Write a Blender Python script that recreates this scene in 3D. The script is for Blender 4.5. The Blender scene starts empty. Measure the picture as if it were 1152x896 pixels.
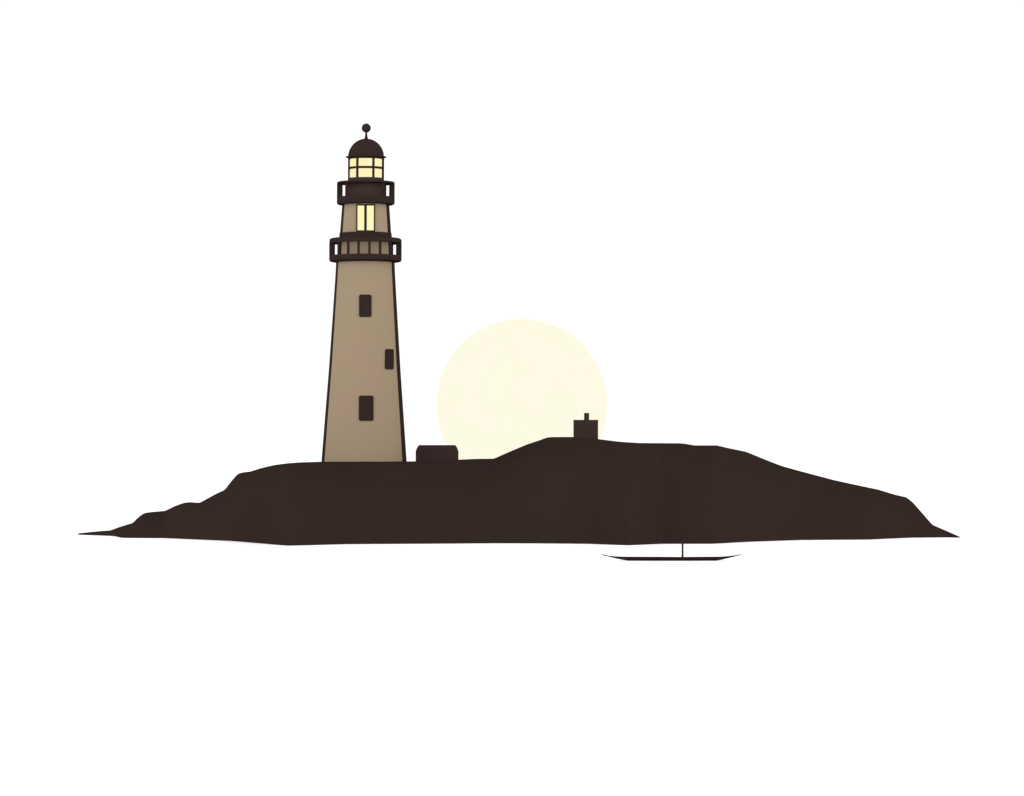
import bpy, bmesh, math
from mathutils import Vector, noise
PI = math.pi
scn = bpy.context.scene
COL = scn.collection

# ---------------------------------------------------------------- measure
# camera stands over the water, 400 m from the tower, looking along +Y; lens gives 4000 px focal length
F = 4000.0          # focal length in photo pixels (1152 wide)
D0 = 400.0          # distance to the lighthouse axis
HOR = 520.0         # horizon row in the photo
H = 8.6             # camera height above the sea (m)
CXP = 576.0
def X(px, d=D0): return (px-CXP)*d/F
def Z(py, d=D0): return H+(HOR-py)*d/F
def srgb(r, g, b):
    f = lambda c: (c/255/12.92) if c/255 <= .04045 else ((c/255+.055)/1.055)**2.4
    return (f(r), f(g), f(b))
FRONT_FILL = 5.0  # strength of the fill glow added to the low sky
WORLD = 1.08        # brightness of the white haze

# ---------------------------------------------------------------- materials
def mat_diffuse(name, c1, c2=None, scale=.12, bump=0, bscale=2.0, light=1.3):
    m = bpy.data.materials.new(name); m.use_nodes = True
    nt = m.node_tree; bs = nt.nodes['Principled BSDF']
    bs.inputs['Roughness'].default_value = 1
    bs.inputs['Specular IOR Level'].default_value = 0
    c1 = [x/light for x in c1]; c2 = [x/light for x in c2] if c2 else c1
    tc = nt.nodes.new('ShaderNodeTexCoord'); nz = nt.nodes.new('ShaderNodeTexNoise')
    nz.inputs['Scale'].default_value = scale; nz.inputs['Detail'].default_value = 3
    nt.links.new(tc.outputs['Object'], nz.inputs['Vector'])
    rp = nt.nodes.new('ShaderNodeValToRGB')
    rp.color_ramp.elements[0].position = .4; rp.color_ramp.elements[0].color = (*c1, 1)
    rp.color_ramp.elements[1].position = .6; rp.color_ramp.elements[1].color = (*c2, 1)
    nt.links.new(nz.outputs['Fac'], rp.inputs['Fac'])
    nt.links.new(rp.outputs['Color'], bs.inputs['Base Color'])
    if bump:
        n2 = nt.nodes.new('ShaderNodeTexNoise'); n2.inputs['Scale'].default_value = bscale
        nt.links.new(tc.outputs['Object'], n2.inputs['Vector'])
        bp = nt.nodes.new('ShaderNodeBump'); bp.inputs['Strength'].default_value = bump
        nt.links.new(n2.outputs['Fac'], bp.inputs['Height'])
        nt.links.new(bp.outputs['Normal'], bs.inputs['Normal'])
    return m
def mat_glow(name, c1, c2=None, scale=.5):
    m = bpy.data.materials.new(name); m.use_nodes = True
    nt = m.node_tree; bs = nt.nodes['Principled BSDF']
    bs.inputs['Base Color'].default_value = (0, 0, 0, 1)
    bs.inputs['Specular IOR Level'].default_value = 0
    bs.inputs['Emission Strength'].default_value = 1
    c2 = c2 or c1
    tc = nt.nodes.new('ShaderNodeTexCoord'); nz = nt.nodes.new('ShaderNodeTexNoise')
    nz.inputs['Scale'].default_value = scale
    nt.links.new(tc.outputs['Object'], nz.inputs['Vector'])
    rp = nt.nodes.new('ShaderNodeValToRGB')
    rp.color_ramp.elements[0].position = .35; rp.color_ramp.elements[0].color = (*c1, 1)
    rp.color_ramp.elements[1].position = .65; rp.color_ramp.elements[1].color = (*c2, 1)
    nt.links.new(nz.outputs['Fac'], rp.inputs['Fac'])
    nt.links.new(rp.outputs['Color'], bs.inputs['Emission Color'])
    return m
DARK = mat_diffuse('dark_painted_iron', srgb(54, 41, 39), srgb(53, 43, 39), .4, light=2.0)
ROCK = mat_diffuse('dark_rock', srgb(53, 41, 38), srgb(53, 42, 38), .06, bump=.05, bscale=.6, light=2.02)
HOUSE = mat_diffuse('dark_house_wall', srgb(54, 42, 40), srgb(53, 42, 39), .5, light=1.35)
DARK_LIFT = mat_diffuse('dark_iron_shade_lift', srgb(54, 41, 39), srgb(53, 43, 39), .4, light=1.2)  # same dark iron, colour lightened to offset the shade behind the upper gallery
STONE = mat_diffuse('tan_render', srgb(163, 143, 119), srgb(161, 144, 118), .22, light=1.97)
SEA = mat_diffuse('milky_water', (.73, .75, .75), (.74, .74, .74), .01, light=1)
LAMP = mat_glow('lit_lantern_glass', srgb(253, 244, 182), srgb(253, 245, 192))
LITWIN = mat_glow('lit_window_glass', srgb(255, 247, 186), srgb(255, 249, 194))
SUNM = mat_glow('pale_sun', srgb(254, 251, 228), srgb(254, 250, 230), .004)

# ---------------------------------------------------------------- helpers
def lean(z):        # the tower axis drifts very slightly from base to ball
    t = (Z(519)-z)/(Z(519)-Z(150))
    return X(409.6)+(X(412.0)-X(409.6))*t
def build(name, bm, mat, parent=None, smooth=True, ang=35, fix=None):
    if fix:
        for v in bm.verts: fix(v)
    bmesh.ops.recalc_face_normals(bm, faces=bm.faces)
    me = bpy.data.meshes.new(name); bm.to_mesh(me); bm.free()
    me.materials.append(mat)
    if smooth:
        me.polygons.foreach_set('use_smooth', [True]*len(me.polygons))
        me.set_sharp_from_angle(angle=math.radians(ang))
    o = bpy.data.objects.new(name, me); COL.objects.link(o)
    if parent: o.parent = parent
    return o
def empty(name, loc, label, cat):
    o = bpy.data.objects.new(name, None); COL.objects.link(o)
    o.location = loc; o['label'] = label; o['category'] = cat
    return o
def lathe(bm, prof, n=96, a0=0, a1=2*PI, closed_profile=False):
    full = abs(a1-a0-2*PI) < 1e-6
    steps = n if full else n+1
    rings = []
    for (r, z) in prof:
        if r < 1e-6: rings.append([bm.verts.new((0, 0, z))]*steps)
        else: rings.append([bm.verts.new((r*math.sin(a0+(a1-a0)*k/n), -r*math.cos(a0+(a1-a0)*k/n), z)) for k in range(steps)])
    pairs = list(zip(rings[:-1], rings[1:]))
    if closed_profile: pairs.append((rings[-1], rings[0]))
    for a, b in pairs:
        for k in range(n):
            k2 = (k+1) % steps
            vs = []
            for v in (a[k], a[k2], b[k2], b[k]):
                if v not in vs: vs.append(v)
            if len(vs) > 2: bm.faces.new(vs)
    if not full and closed_profile:
        bm.faces.new([r[0] for r in rings]); bm.faces.new([r[-1] for r in rings][::-1])
def ring(bm, r0, r1, z0, z1, bv=.06, bt=None, **k):
    bt = bv if bt is None else bt      # bv rounds the lower edge, bt the upper edge
    lathe(bm, [(r0, z0), (r1-bv, z0), (r1-.3*bv, z0+.3*bv), (r1, z0+bv), (r1, z1-bt), (r1-.3*bt, z1-.3*bt), (r1-bt, z1), (r0, z1)], closed_profile=True, **k)
def box(bm, c, s, rz=0, bevel=0):
    r = bmesh.ops.create_cube(bm, size=1)
    cs, sn = math.cos(rz), math.sin(rz)
    for v in r['verts']:
        x, y, z = v.co.x*s[0], v.co.y*s[1], v.co.z*s[2]
        v.co = (c[0]+x*cs-y*sn, c[1]+x*sn+y*cs, c[2]+z)
    if bevel:
        es = list({e for v in r['verts'] for e in v.link_edges})
        bmesh.ops.bevel(bm, geom=es, offset=bevel, segments=2, affect='EDGES', profile=.5)
def rounded(w, h, r, n=4):
    pts = []
    for (cx, cz, a) in ((w/2-r, h/2-r, 0), (-w/2+r, h/2-r, PI/2), (-w/2+r, -h/2+r, PI), (w/2-r, -h/2+r, 1.5*PI)):
        for k in range(n+1):
            t = a+PI/2*k/n; pts.append((cx+r*math.cos(t), cz+r*math.sin(t)))
    return pts
def plate(bm, w, h, r, y0, y1):
    P = rounded(w, h, r)
    a = [bm.verts.new((x, y0, z)) for x, z in P]; b = [bm.verts.new((x, y1, z)) for x, z in P]
    bm.faces.new(a); bm.faces.new(b[::-1])
    for k in range(len(P)): bm.faces.new((a[k], a[(k+1) % len(P)], b[(k+1) % len(P)], b[k]))
def plate_ring(bm, w, h, r, t, y0, y1):
    P = rounded(w, h, r); Q = rounded(w-2*t, h-2*t, max(r-t, .015))
    vs = [[bm.verts.new((x, y, z)) for x, z in L] for L, y in ((P, y0), (Q, y0), (Q, y1), (P, y1))]
    n = len(P)
    for i in range(4):
        A, B = vs[i], vs[(i+1) % 4]
        for k in range(n): bm.faces.new((A[k], A[(k+1) % n], B[(k+1) % n], B[k]))

# ---------------------------------------------------------------- setting: water and island
bm = bmesh.new()
ringr = [0, 300, 900, 3000, 12000, 60000]
prev = None
for R in ringr[1:]:
    cur = [bm.verts.new((R*math.cos(2*PI*k/64), R*math.sin(2*PI*k/64), 0)) for k in range(64)]
    if prev is None: bm.faces.new(cur)
    else:
        for k in range(64): bm.faces.new((prev[k], prev[(k+1) % 64], cur[(k+1) % 64], cur[k]))
    prev = cur
sea = build('water', bm, SEA, smooth=False); sea['kind'] = 'structure'

TOP = [(88,600.2),(114,597.5),(123.8,597),(134.7,592.9),(149.3,588.5),(155.4,582.2),(161.4,577.8),(165,576.9),(169.9,576.3),(185.7,574.9),(196.7,569.5),(207.6,565.6),(213.7,565.1),(224.6,565.9),(235.6,559.8),(244,555.2),(252.6,551.5),(259.9,541.8),(267.2,533.5),(272,531.8),(281.7,530.6),(293.9,526.7),(308.5,523.3),(323,521.4),(337.7,520.4),(359.5,519.7),(410,519.3),(457,519.3),(468,519.2),(515.7,517.4),(534.5,516.5),(555.9,516.2),(570.9,509.4),(592.8,500.2),(606.2,495.8),(615.8,492.3),(621,491.9),(645,491.8),(672.7,494.2),(697.2,497.2),(719,498.6),(765.3,498.9),(772,499.6),(781,501.3),(806.6,501.3),(818.8,504.2),(839.4,508.5),(864.3,518.7),(881.3,525),(900.8,530.3),(937.2,540),(961.5,545.4),(988.3,551),(1005.3,556.3),(1019.9,559.7),(1027.2,565.6),(1038.1,578),(1049,590.6),(1063.6,596.9),(1077,602.8),(1079.7,604.2)]
BOT = [(88,601.9),(128.6,603.3),(138.3,605.5),(184.5,605.7),(259.9,608.9),(289,611.3),(324.3,614.3),(340,613.9),(388.6,612.5),(485.8,612),(558.8,611.5),(600,611.6),(660.8,612.1),(707,613.8),(743.4,612.1),(801.8,612.1),(840,609.9),(880,608.5),(900.8,607.8),(976,607.4),(1024.7,605.2),(1066,604.9),(1079.7,605.2)]
def lerp_tab(T, x):
    if x <= T[0][0]: return T[0][1]
    for (x0, y0), (x1, y1) in zip(T, T[1:]):
        if x <= x1: return y0+(y1-y0)*(x-x0)/(x1-x0)
    return T[-1][1]
def smooth_tab(T, x, w=1.6):
    return (lerp_tab(T, x-w)+2*lerp_tab(T, x)+lerp_tab(T, x+w))/4
def crest_depth(px):
    b, t = smooth_tab(BOT, px), smooth_tab(TOP, px)
    ds = F*H/(b-HOR)
    hh = max(b-t, .5)
    return ds, ds+1.5+.37*min(hh, 105), b, t
bm = bmesh.new()
cols = []
xs = [88+i*(1079.7-88)/620 for i in range(621)]
NF, NB = 30, 14
for px in xs:
    ds, dc, b, t = crest_depth(px)
    c = []
    c.append(bm.verts.new((X(px, ds-2), ds-2-D0, -1.2)))
    for k in range(NF+1):
        s = k/NF; d = ds+(dc-ds)*s
        g = 1-(1-s)**6
        y = b+(t-b)*g
        z = Z(y, d)
        amp = min(1, (b-t)/40)*math.sin(PI*min(s*2.0, 1))**1.2
        nz = noise.noise(Vector((X(px, d)*.12, d*.16, z*.22)))*1.0+noise.noise(Vector((X(px, d)*.45, d*.45, z*.6)))*.35
        if k not in (0, NF): z += (nz-.35)*amp*.6
        c.append(bm.verts.new((X(px, d), d-D0, max(z, 0) if k else 0)))
    zc = Z(t, dc); wb = 4+.3*(b-t)
    for k in range(1, NB+1):
        s = k/NB; d = dc+wb*s
        z = zc*(1-s**1.5)-1.0*s-.02*k
        nz = noise.noise(Vector((X(px, d)*.15, d*.2, 7)))*.8
        c.append(bm.verts.new((X(px, d), d-D0, z-abs(nz)*math.sin(PI*s)*min(1, (b-t)/40))))
    cols.append(c)
for a, c in zip(cols, cols[1:]):
    for k in range(len(a)-1): bm.faces.new((a[k], c[k], c[k+1], a[k+1]))
bm.faces.new(cols[0]); bm.faces.new(cols[-1][::-1])
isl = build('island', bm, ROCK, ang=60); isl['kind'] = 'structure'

# ---------------------------------------------------------------- sun
DS = 20000.0
bm = bmesh.new(); bmesh.ops.create_uvsphere(bm, u_segments=128, v_segments=64, radius=96.2*DS/F)
sun = build('sun', bm, SUNM)
sun.location = (X(587, DS), DS-D0, Z(455.3, DS))
sun['label'] = 'large pale yellow sun low in the white sky behind the island'; sun['category'] = 'sun'

# ---------------------------------------------------------------- lighthouse
LH = empty('lighthouse', (X(409.6), 0, Z(519.6)), 'tall tan lighthouse with dark galleries, domed lantern and lit yellow windows', 'lighthouse')
LH_INV = Vector((-X(409.6), 0, -Z(519.6)))
def fix(v):
    v.co = Vector((v.co.x+lean(v.co.z), v.co.y, v.co.z))+LH_INV
def part(name, bm, mat, parent=LH, **k): return build(name, bm, mat, parent, fix=fix, **k)
# radius tables in metres (photo half-widths / 10)
SH = [(525, 4.80), (519, 4.79), (470, 4.43), (415, 4.02), (360, 3.67), (310, 3.36), (291, 3.27)]
UP = [(291, 3.03), (267, 2.91), (231, 2.65), (226, 2.62)]
def rad(tab, y):
    T = sorted(tab); return lerp_tab(T, y)
def wall(tab, n=24):
    y0, y1 = tab[0][0], tab[-1][0]
    return [(rad(tab, y0+(y1-y0)*k/n)-.07, Z(y0+(y1-y0)*k/n)) for k in range(n+1)]
bm = bmesh.new(); lathe(bm, [(0, Z(525))]+wall(SH)+[(0, Z(291))], n=128); part('tower_wall', bm, STONE)
bm = bmesh.new(); lathe(bm, wall(UP, 10), n=128); part('upper_wall', bm, STONE)
for side in (-1, 1):
    for tab, nm, half in ((SH, 'edge_rib', 22), (UP, 'edge_rib', 25)):
        P = wall(tab, 24); bm = bmesh.new()
        prof = [(r-.05, z) for r, z in P]+[(r+.07, z) for r, z in reversed(P)]
        a = side*PI/2
        lathe(bm, prof, n=14, a0=a-math.radians(half), a1=a+math.radians(half), closed_profile=True)
        part(nm, bm, DARK)

def gallery(y_top, y_rail, y_deck, y_bot, R, angs, pier_depth, pier_ang, Rin, name, Rrail, bv, post_w=.26):
    bm = bmesh.new(); ring(bm, Rin, R, Z(y_bot), Z(y_deck), .2, .02); part(name+'_deck', bm, DARK)
    rl_bm = bmesh.new(); ring(rl_bm, Rrail, R-.01, Z(y_rail), Z(y_top), .02, bv); rl = part(name+'_rail', rl_bm, DARK)
    zc, hz = (Z(y_deck)+Z(y_rail))/2, Z(y_rail)-Z(y_deck)+.1
    for a in angs:
        for s in (-1, 1):
            for back in (0, 1):
                t = math.radians(a)*s
                if back: t = PI-t
                rr = R-.2
                b = bmesh.new(); box(b, (rr*math.sin(t), -rr*math.cos(t), zc), (post_w, .16, hz), t)
                part('baluster', b, DARK, rl, smooth=False)
    for s in (-1, 1):
        t = s*PI/2; rr = R-.02-pier_depth/2
        b = bmesh.new(); box(b, (rr*math.sin(t), 0, zc), (R*2*math.sin(math.radians(pier_ang)), pier_depth, hz), t, .02)
        part('pier', b, DARK, rl, smooth=False)
gallery(268.6, 274.2, 287.9, 294.9, 4.07, (9.0, 27.3, 48.5), .60, 9, 2.6, 'gallery', 3.75, .2)
gallery(205.0, 207.2, 222.2, 230.7, 3.25, (43,), .60, 9, 1.9, 'upper_gallery', 2.0, .1)
# sloped shoulder inside the lower gallery rail and the dark collar above it
bm = bmesh.new(); lathe(bm, [(2.5, Z(269)), (2.98, Z(269)), (2.93, Z(262.6)), (2.4, Z(262.6))], n=96, closed_profile=True); part('collar', bm, DARK)
# bracket mouldings under the decks
bm = bmesh.new(); ring(bm, 3.0, 3.42, Z(295.6), Z(293.5), .04); part('deck_moulding', bm, DARK)
# lantern base, glazing, mullions
def R_(p): return p/10
bm = bmesh.new(); lathe(bm, [(1.5, Z(226)), (2.12, Z(226)), (2.12, Z(206)), (2.03, Z(203)), (2.03, Z(200.9)), (1.6, Z(200.9))], n=96, closed_profile=True); part('lantern_base', bm, DARK_LIFT)
bm = bmesh.new(); lathe(bm, [(1.79, Z(201.5)), (1.79, Z(177))], n=96); lg = part('lantern_glazing', bm, LAMP)
bars = bmesh.new()
ring(bars, 1.805, 1.93, Z(190.9), Z(188.4), .01, n=96)
ring(bars, 1.805, 2.0, Z(179.6), Z(177.6), .01, n=96)
part('glazing_bar', bars, DARK, lg)
for a in (28, 88, 152):
    for s in (-1, 1):
        t = math.radians(a)*s; w = .2 if a != 88 else .66
        b = bmesh.new(); box(b, (1.915*math.sin(t), -1.915*math.cos(t), (Z(201)+Z(177.5))/2), (w, .21, Z(177.5)-Z(201)), t)
        part('mullion', b, DARK, lg, smooth=False)
# dome with brim, finial
bm = bmesh.new()
prof = [(1.6, Z(178.4)), (2.05, Z(178.2)), (2.27, Z(177.5)), (2.27, Z(176.5)), (2.03, Z(176.2))]
N = 22
for k in range(N):
    t = PI/2*k/N
    prof.append((2.01*math.cos(t)**.98, Z(176)+(Z(156.3)-Z(176))*math.sin(t)**1.06))
prof += [(.15, Z(156.0)), (0, Z(156.0))]
lathe(bm, prof, n=96); dm = part('dome_roof', bm, DARK)
bm = bmesh.new(); lathe(bm, [(.24, Z(157.2)), (.16, Z(154.5)), (.12, Z(151)), (.11, Z(147)), (0, Z(147))], n=32); rod = part('finial_rod', bm, DARK, dm)
bm = bmesh.new(); lathe(bm, [(0 if k in (0, 24) else .515*math.sin(PI*k/24), Z(144.3)-.515*math.cos(PI*k/24)) for k in range(25)], n=48); part('finial_ball', bm, DARK, dm)

# windows: set on the wall at the right azimuth
def window(x0, x1, y0, y1, tab, kind, glass, ang=None):
    yc = (y0+y1)/2; r = rad(tab, yc)-.07
    xc = (x0+x1)/2
    d = D0-r
    for _ in range(6):
        zc = Z(yc, d)
        s = (X(xc, d)-lean(zc))/(r+.03)
        a = math.asin(s); d = D0-r*math.cos(a)
    w = (x1-x0)*d/F/math.cos(a); h = (y1-y0)*d/F
    zc = Z(yc, d)
    ztop = zc+h/2; zbot = zc-h/2
    r_top = rad(tab, HOR-(ztop-H)*10)-.07; r_bot = rad(tab, HOR-(zbot-H)*10)-.07
    slope = (r_top-r_bot)/(ztop-zbot)
    sink = r-math.sqrt(max(r*r-(w/2)**2, 0))
    def mk(b):
        for v in b.verts:
            x, y, z = v.co                     # y<0 is outward
            rr = r+slope*z-y
            x -= slope*z*math.tan(a)          # keeps the jambs plumb on the sloping wall
            px, py = x*math.cos(a)+rr*math.sin(a), x*math.sin(a)-rr*math.cos(a)
            v.co = (px+lean(zc)-lean(zc+z), py, z+zc)
    if kind == 'dark':
        b = bmesh.new(); plate_ring(b, w, h, .22, .14, -.08, sink+.15); mk(b); f = part('window', b, DARK, smooth=False)
        b = bmesh.new(); plate(b, w-.24, h-.24, .08, -.05, sink+.15); mk(b); part('pane', b, DARK, f, smooth=False)
    else:
        b = bmesh.new(); plate_ring(b, w, h, .03, .15, -.09, sink+.1); mk(b); f = part('window', b, DARK, smooth=False)
        b = bmesh.new(); plate(b, w-.14, h-.14, .02, -.04, sink+.1); mk(b); part('pane', b, glass, f, smooth=False)
        b = bmesh.new(); box(b, (-.02, -.06, 0), (.30, .12, h-.2)); mk(b); part('glazing_bar', b, DARK, f, smooth=False)
window(404, 418, 331.6, 356.9, SH, 'dark', None)
window(433.7, 442.6, 392.9, 415.8, SH, 'dark', None)
window(403.8, 420.2, 445.2, 473.7, SH, 'dark', None)
window(400.8, 422, 230.0, 260.9, UP, 'lit', LITWIN)

# ---------------------------------------------------------------- low building beside the tower
dB = 404.0
zb = Z(521.5, dB)
E = empty('keepers_cottage', (X(491.8, dB), dB-D0, zb), 'low dark cottage with sloping roof ends on the flat ground beside the lighthouse', 'cottage')
sc = dB/F
W, Dp = (515.5-468.1)*sc, 3.6
zw, zr = Z(509.2, dB)-zb, Z(501.0, dB)-zb
bm = bmesh.new(); box(bm, (0, 0, zw/2-.3), (W, Dp, zw+.6)); build('wall', bm, HOUSE, E, smooth=False)
bm = bmesh.new()
sect = [(-W/2-.01, zw-.02), (-W/2-.01, zw+.1), (-W/2+.10, zw+.40), (-W/2+.24, zr-.16), (-W/2+.33, zr-.05), (-W/2+.45, zr), (W/2-.40, zr), (W/2-.28, zr-.06), (W/2-.2, zr-.18), (W/2-.08, zw+.38), (W/2+.01, zw+.08), (W/2+.01, zw-.02)]
f_ = [bm.verts.new((x, -Dp/2-.01, z)) for x, z in sect]; b_ = [bm.verts.new((x, Dp/2+.01, z)) for x, z in sect]
bm.faces.new(f_); bm.faces.new(b_[::-1])
for k in range(len(sect)): bm.faces.new((f_[k], f_[(k+1) % len(sect)], b_[(k+1) % len(sect)], b_[k]))
build('roof', bm, HOUSE, E, smooth=False)

# ---------------------------------------------------------------- small hilltop house
ds, dcr, _, _ = crest_depth(659)
dH = dcr-.8; sc = dH/F
zb = Z(496.5, dH)
E = empty('hilltop_house', (X(658.95, dH), dH-D0, zb), 'small square dark house with one chimney standing on the hilltop', 'house')
W = (672.7-645.2)*sc; Ht = Z(472.7, dH)-zb
bm = bmesh.new(); box(bm, (0, 0, (Ht-.12)/2-.3), (W-.02, 2.2, Ht-.12+.6)); build('wall', bm, HOUSE, E, smooth=False)
bm = bmesh.new(); box(bm, (0, 0, Ht-.06), (W, 2.26, .12)); rf = build('roof', bm, HOUSE, E, smooth=False)
bm = bmesh.new(); box(bm, ((659.9-658.95)*sc, 0, Ht+(Z(464.8, dH)-Z(472.7, dH))/2-.02), ((662.7-657.1)*sc, .6, Z(464.8, dH)-Z(472.7, dH)+.03)); build('chimney', bm, HOUSE, rf, smooth=False)

# ---------------------------------------------------------------- boat
dBo = H*F/(631.0-HOR); s = dBo/F
cx = 755.1
E = empty('boat', (X(cx, dBo), dBo-D0, 0), 'long slender dark boat with upturned ends and a thin mast on the water', 'boat')
SHEER = [(676.9,624.3),(684,625.4),(691.6,626.1),(700,626.6),(767,627.0),(810,626.6),(817.6,626.1),(826,625.1),(833.3,624.3)]
KEEL = [(676.9,624.7),(684,626.4),(692,628.4),(700,630.0),(706,630.9),(714,631.3),(755,631.4),(798,631.3),(806,630.9),(811,630.2),(818,628.5),(826,626.6),(833.3,624.7)]
bm = bmesh.new(); rings = []
NN = 60
for i in range(NN+1):
    px = 676.9+(833.3-676.9)*i/NN
    x = (px-cx)*s
    zs, zk = Z(lerp_tab(SHEER, px), dBo), Z(lerp_tab(KEEL, px), dBo)
    u = abs(2*i/NN-1)
    bw = max(.9*(1-u**2.2)**.8, .03)
    zs = max(zs, zk+.09)
    R1 = []
    for j in range(-5, 6):
        q = j/5
        R1.append(bm.verts.new((x, bw*(abs(q)**.55)*(1 if q > 0 else -1 if q < 0 else 0), zk+(zs-zk)*abs(q)**1.5)))
    for j in range(5, -6, -1):
        q = j/5; bi = max(bw-.05, .005)
        R1.append(bm.verts.new((x, bi*(abs(q)**.55)*(1 if q > 0 else -1 if q < 0 else 0), min(zk+.05, zs-.006)+(zs-min(zk+.05, zs-.006))*abs(q)**1.5)))
    rings.append(R1)
n = len(rings[0])
for a, b in zip(rings, rings[1:]):
    for k in range(n): bm.faces.new((a[k], a[(k+1) % n], b[(k+1) % n], b[k]))
bm.faces.new(rings[0]); bm.faces.new(rings[-1][::-1])
build('hull', bm, DARK, E, ang=50)
for px in (722, 767.9, 795):
    bm = bmesh.new(); box(bm, ((px-cx)*s, 0, Z(628.3, dBo)), (.28, 1.55, .05)); build('seat', bm, DARK, E, smooth=False)
bm = bmesh.new()
z0, z1 = .05, 1.72
lathe(bm, [(0, z0), (.095, z0), (.09, .9), (.08, z1), (0, z1)], n=16)
for v in bm.verts: v.co.x += (767.9-cx)*s
build('mast', bm, DARK, E)

# ---------------------------------------------------------------- light and camera
w = bpy.data.worlds.new('World'); scn.world = w; w.use_nodes = True
bg = w.node_tree.nodes['Background']
bg.inputs['Color'].default_value = (1, 1, 1, 1); # white haze, plus low fill glow added behind and beside the viewer to flatten shading
nt = w.node_tree
tc = nt.nodes.new('ShaderNodeTexCoord'); sp = nt.nodes.new('ShaderNodeSeparateXYZ')
nt.links.new(tc.outputs['Generated'], sp.inputs[0])
def mth(op, a, b=0):
    n_ = nt.nodes.new('ShaderNodeMath'); n_.operation = op
    for i_, v_ in enumerate((a, b)):
        if isinstance(v_, (int, float)): n_.inputs[i_].default_value = v_
        else: nt.links.new(v_, n_.inputs[i_])
    return n_.outputs[0]
side = mth('MINIMUM', mth('MAXIMUM', mth('ADD', mth('MULTIPLY', sp.outputs['Y'], -2.2), 1.8), 0), 1)
low = mth('POWER', mth('SUBTRACT', 1, mth('ABSOLUTE', sp.outputs['Z'])), 2.0)
nt.links.new(mth('ADD', mth('MULTIPLY', mth('MULTIPLY', side, low), FRONT_FILL), WORLD), bg.inputs['Strength'])
sd = bpy.data.lights.new('sun_light', 'SUN'); sd.energy = .5; sd.angle = math.radians(12); sd.color = (1, .97, .9)
so = bpy.data.objects.new('sun_light', sd); COL.objects.link(so)
dirv = Vector((0, -1, -.25)).normalized()          # from the sun behind the island towards the viewer
so.rotation_euler = dirv.to_track_quat('-Z', 'Y').to_euler(); so.location = (0, 200, 80)

cd = bpy.data.cameras.new('camera'); cam = bpy.data.objects.new('camera', cd); COL.objects.link(cam)
cd.sensor_width = 36; cd.sensor_fit = 'HORIZONTAL'; cd.lens = 36*F/1152
cd.shift_y = (HOR-448)/1152
cd.clip_start = 1; cd.clip_end = 200000
cam.location = (0, -D0, H); cam.rotation_euler = (PI/2, 0, 0)
scn.camera = cam
scn.view_settings.view_transform = 'Standard'; scn.view_settings.look = 'None'
scn.view_settings.exposure = 0; scn.view_settings.gamma = 1
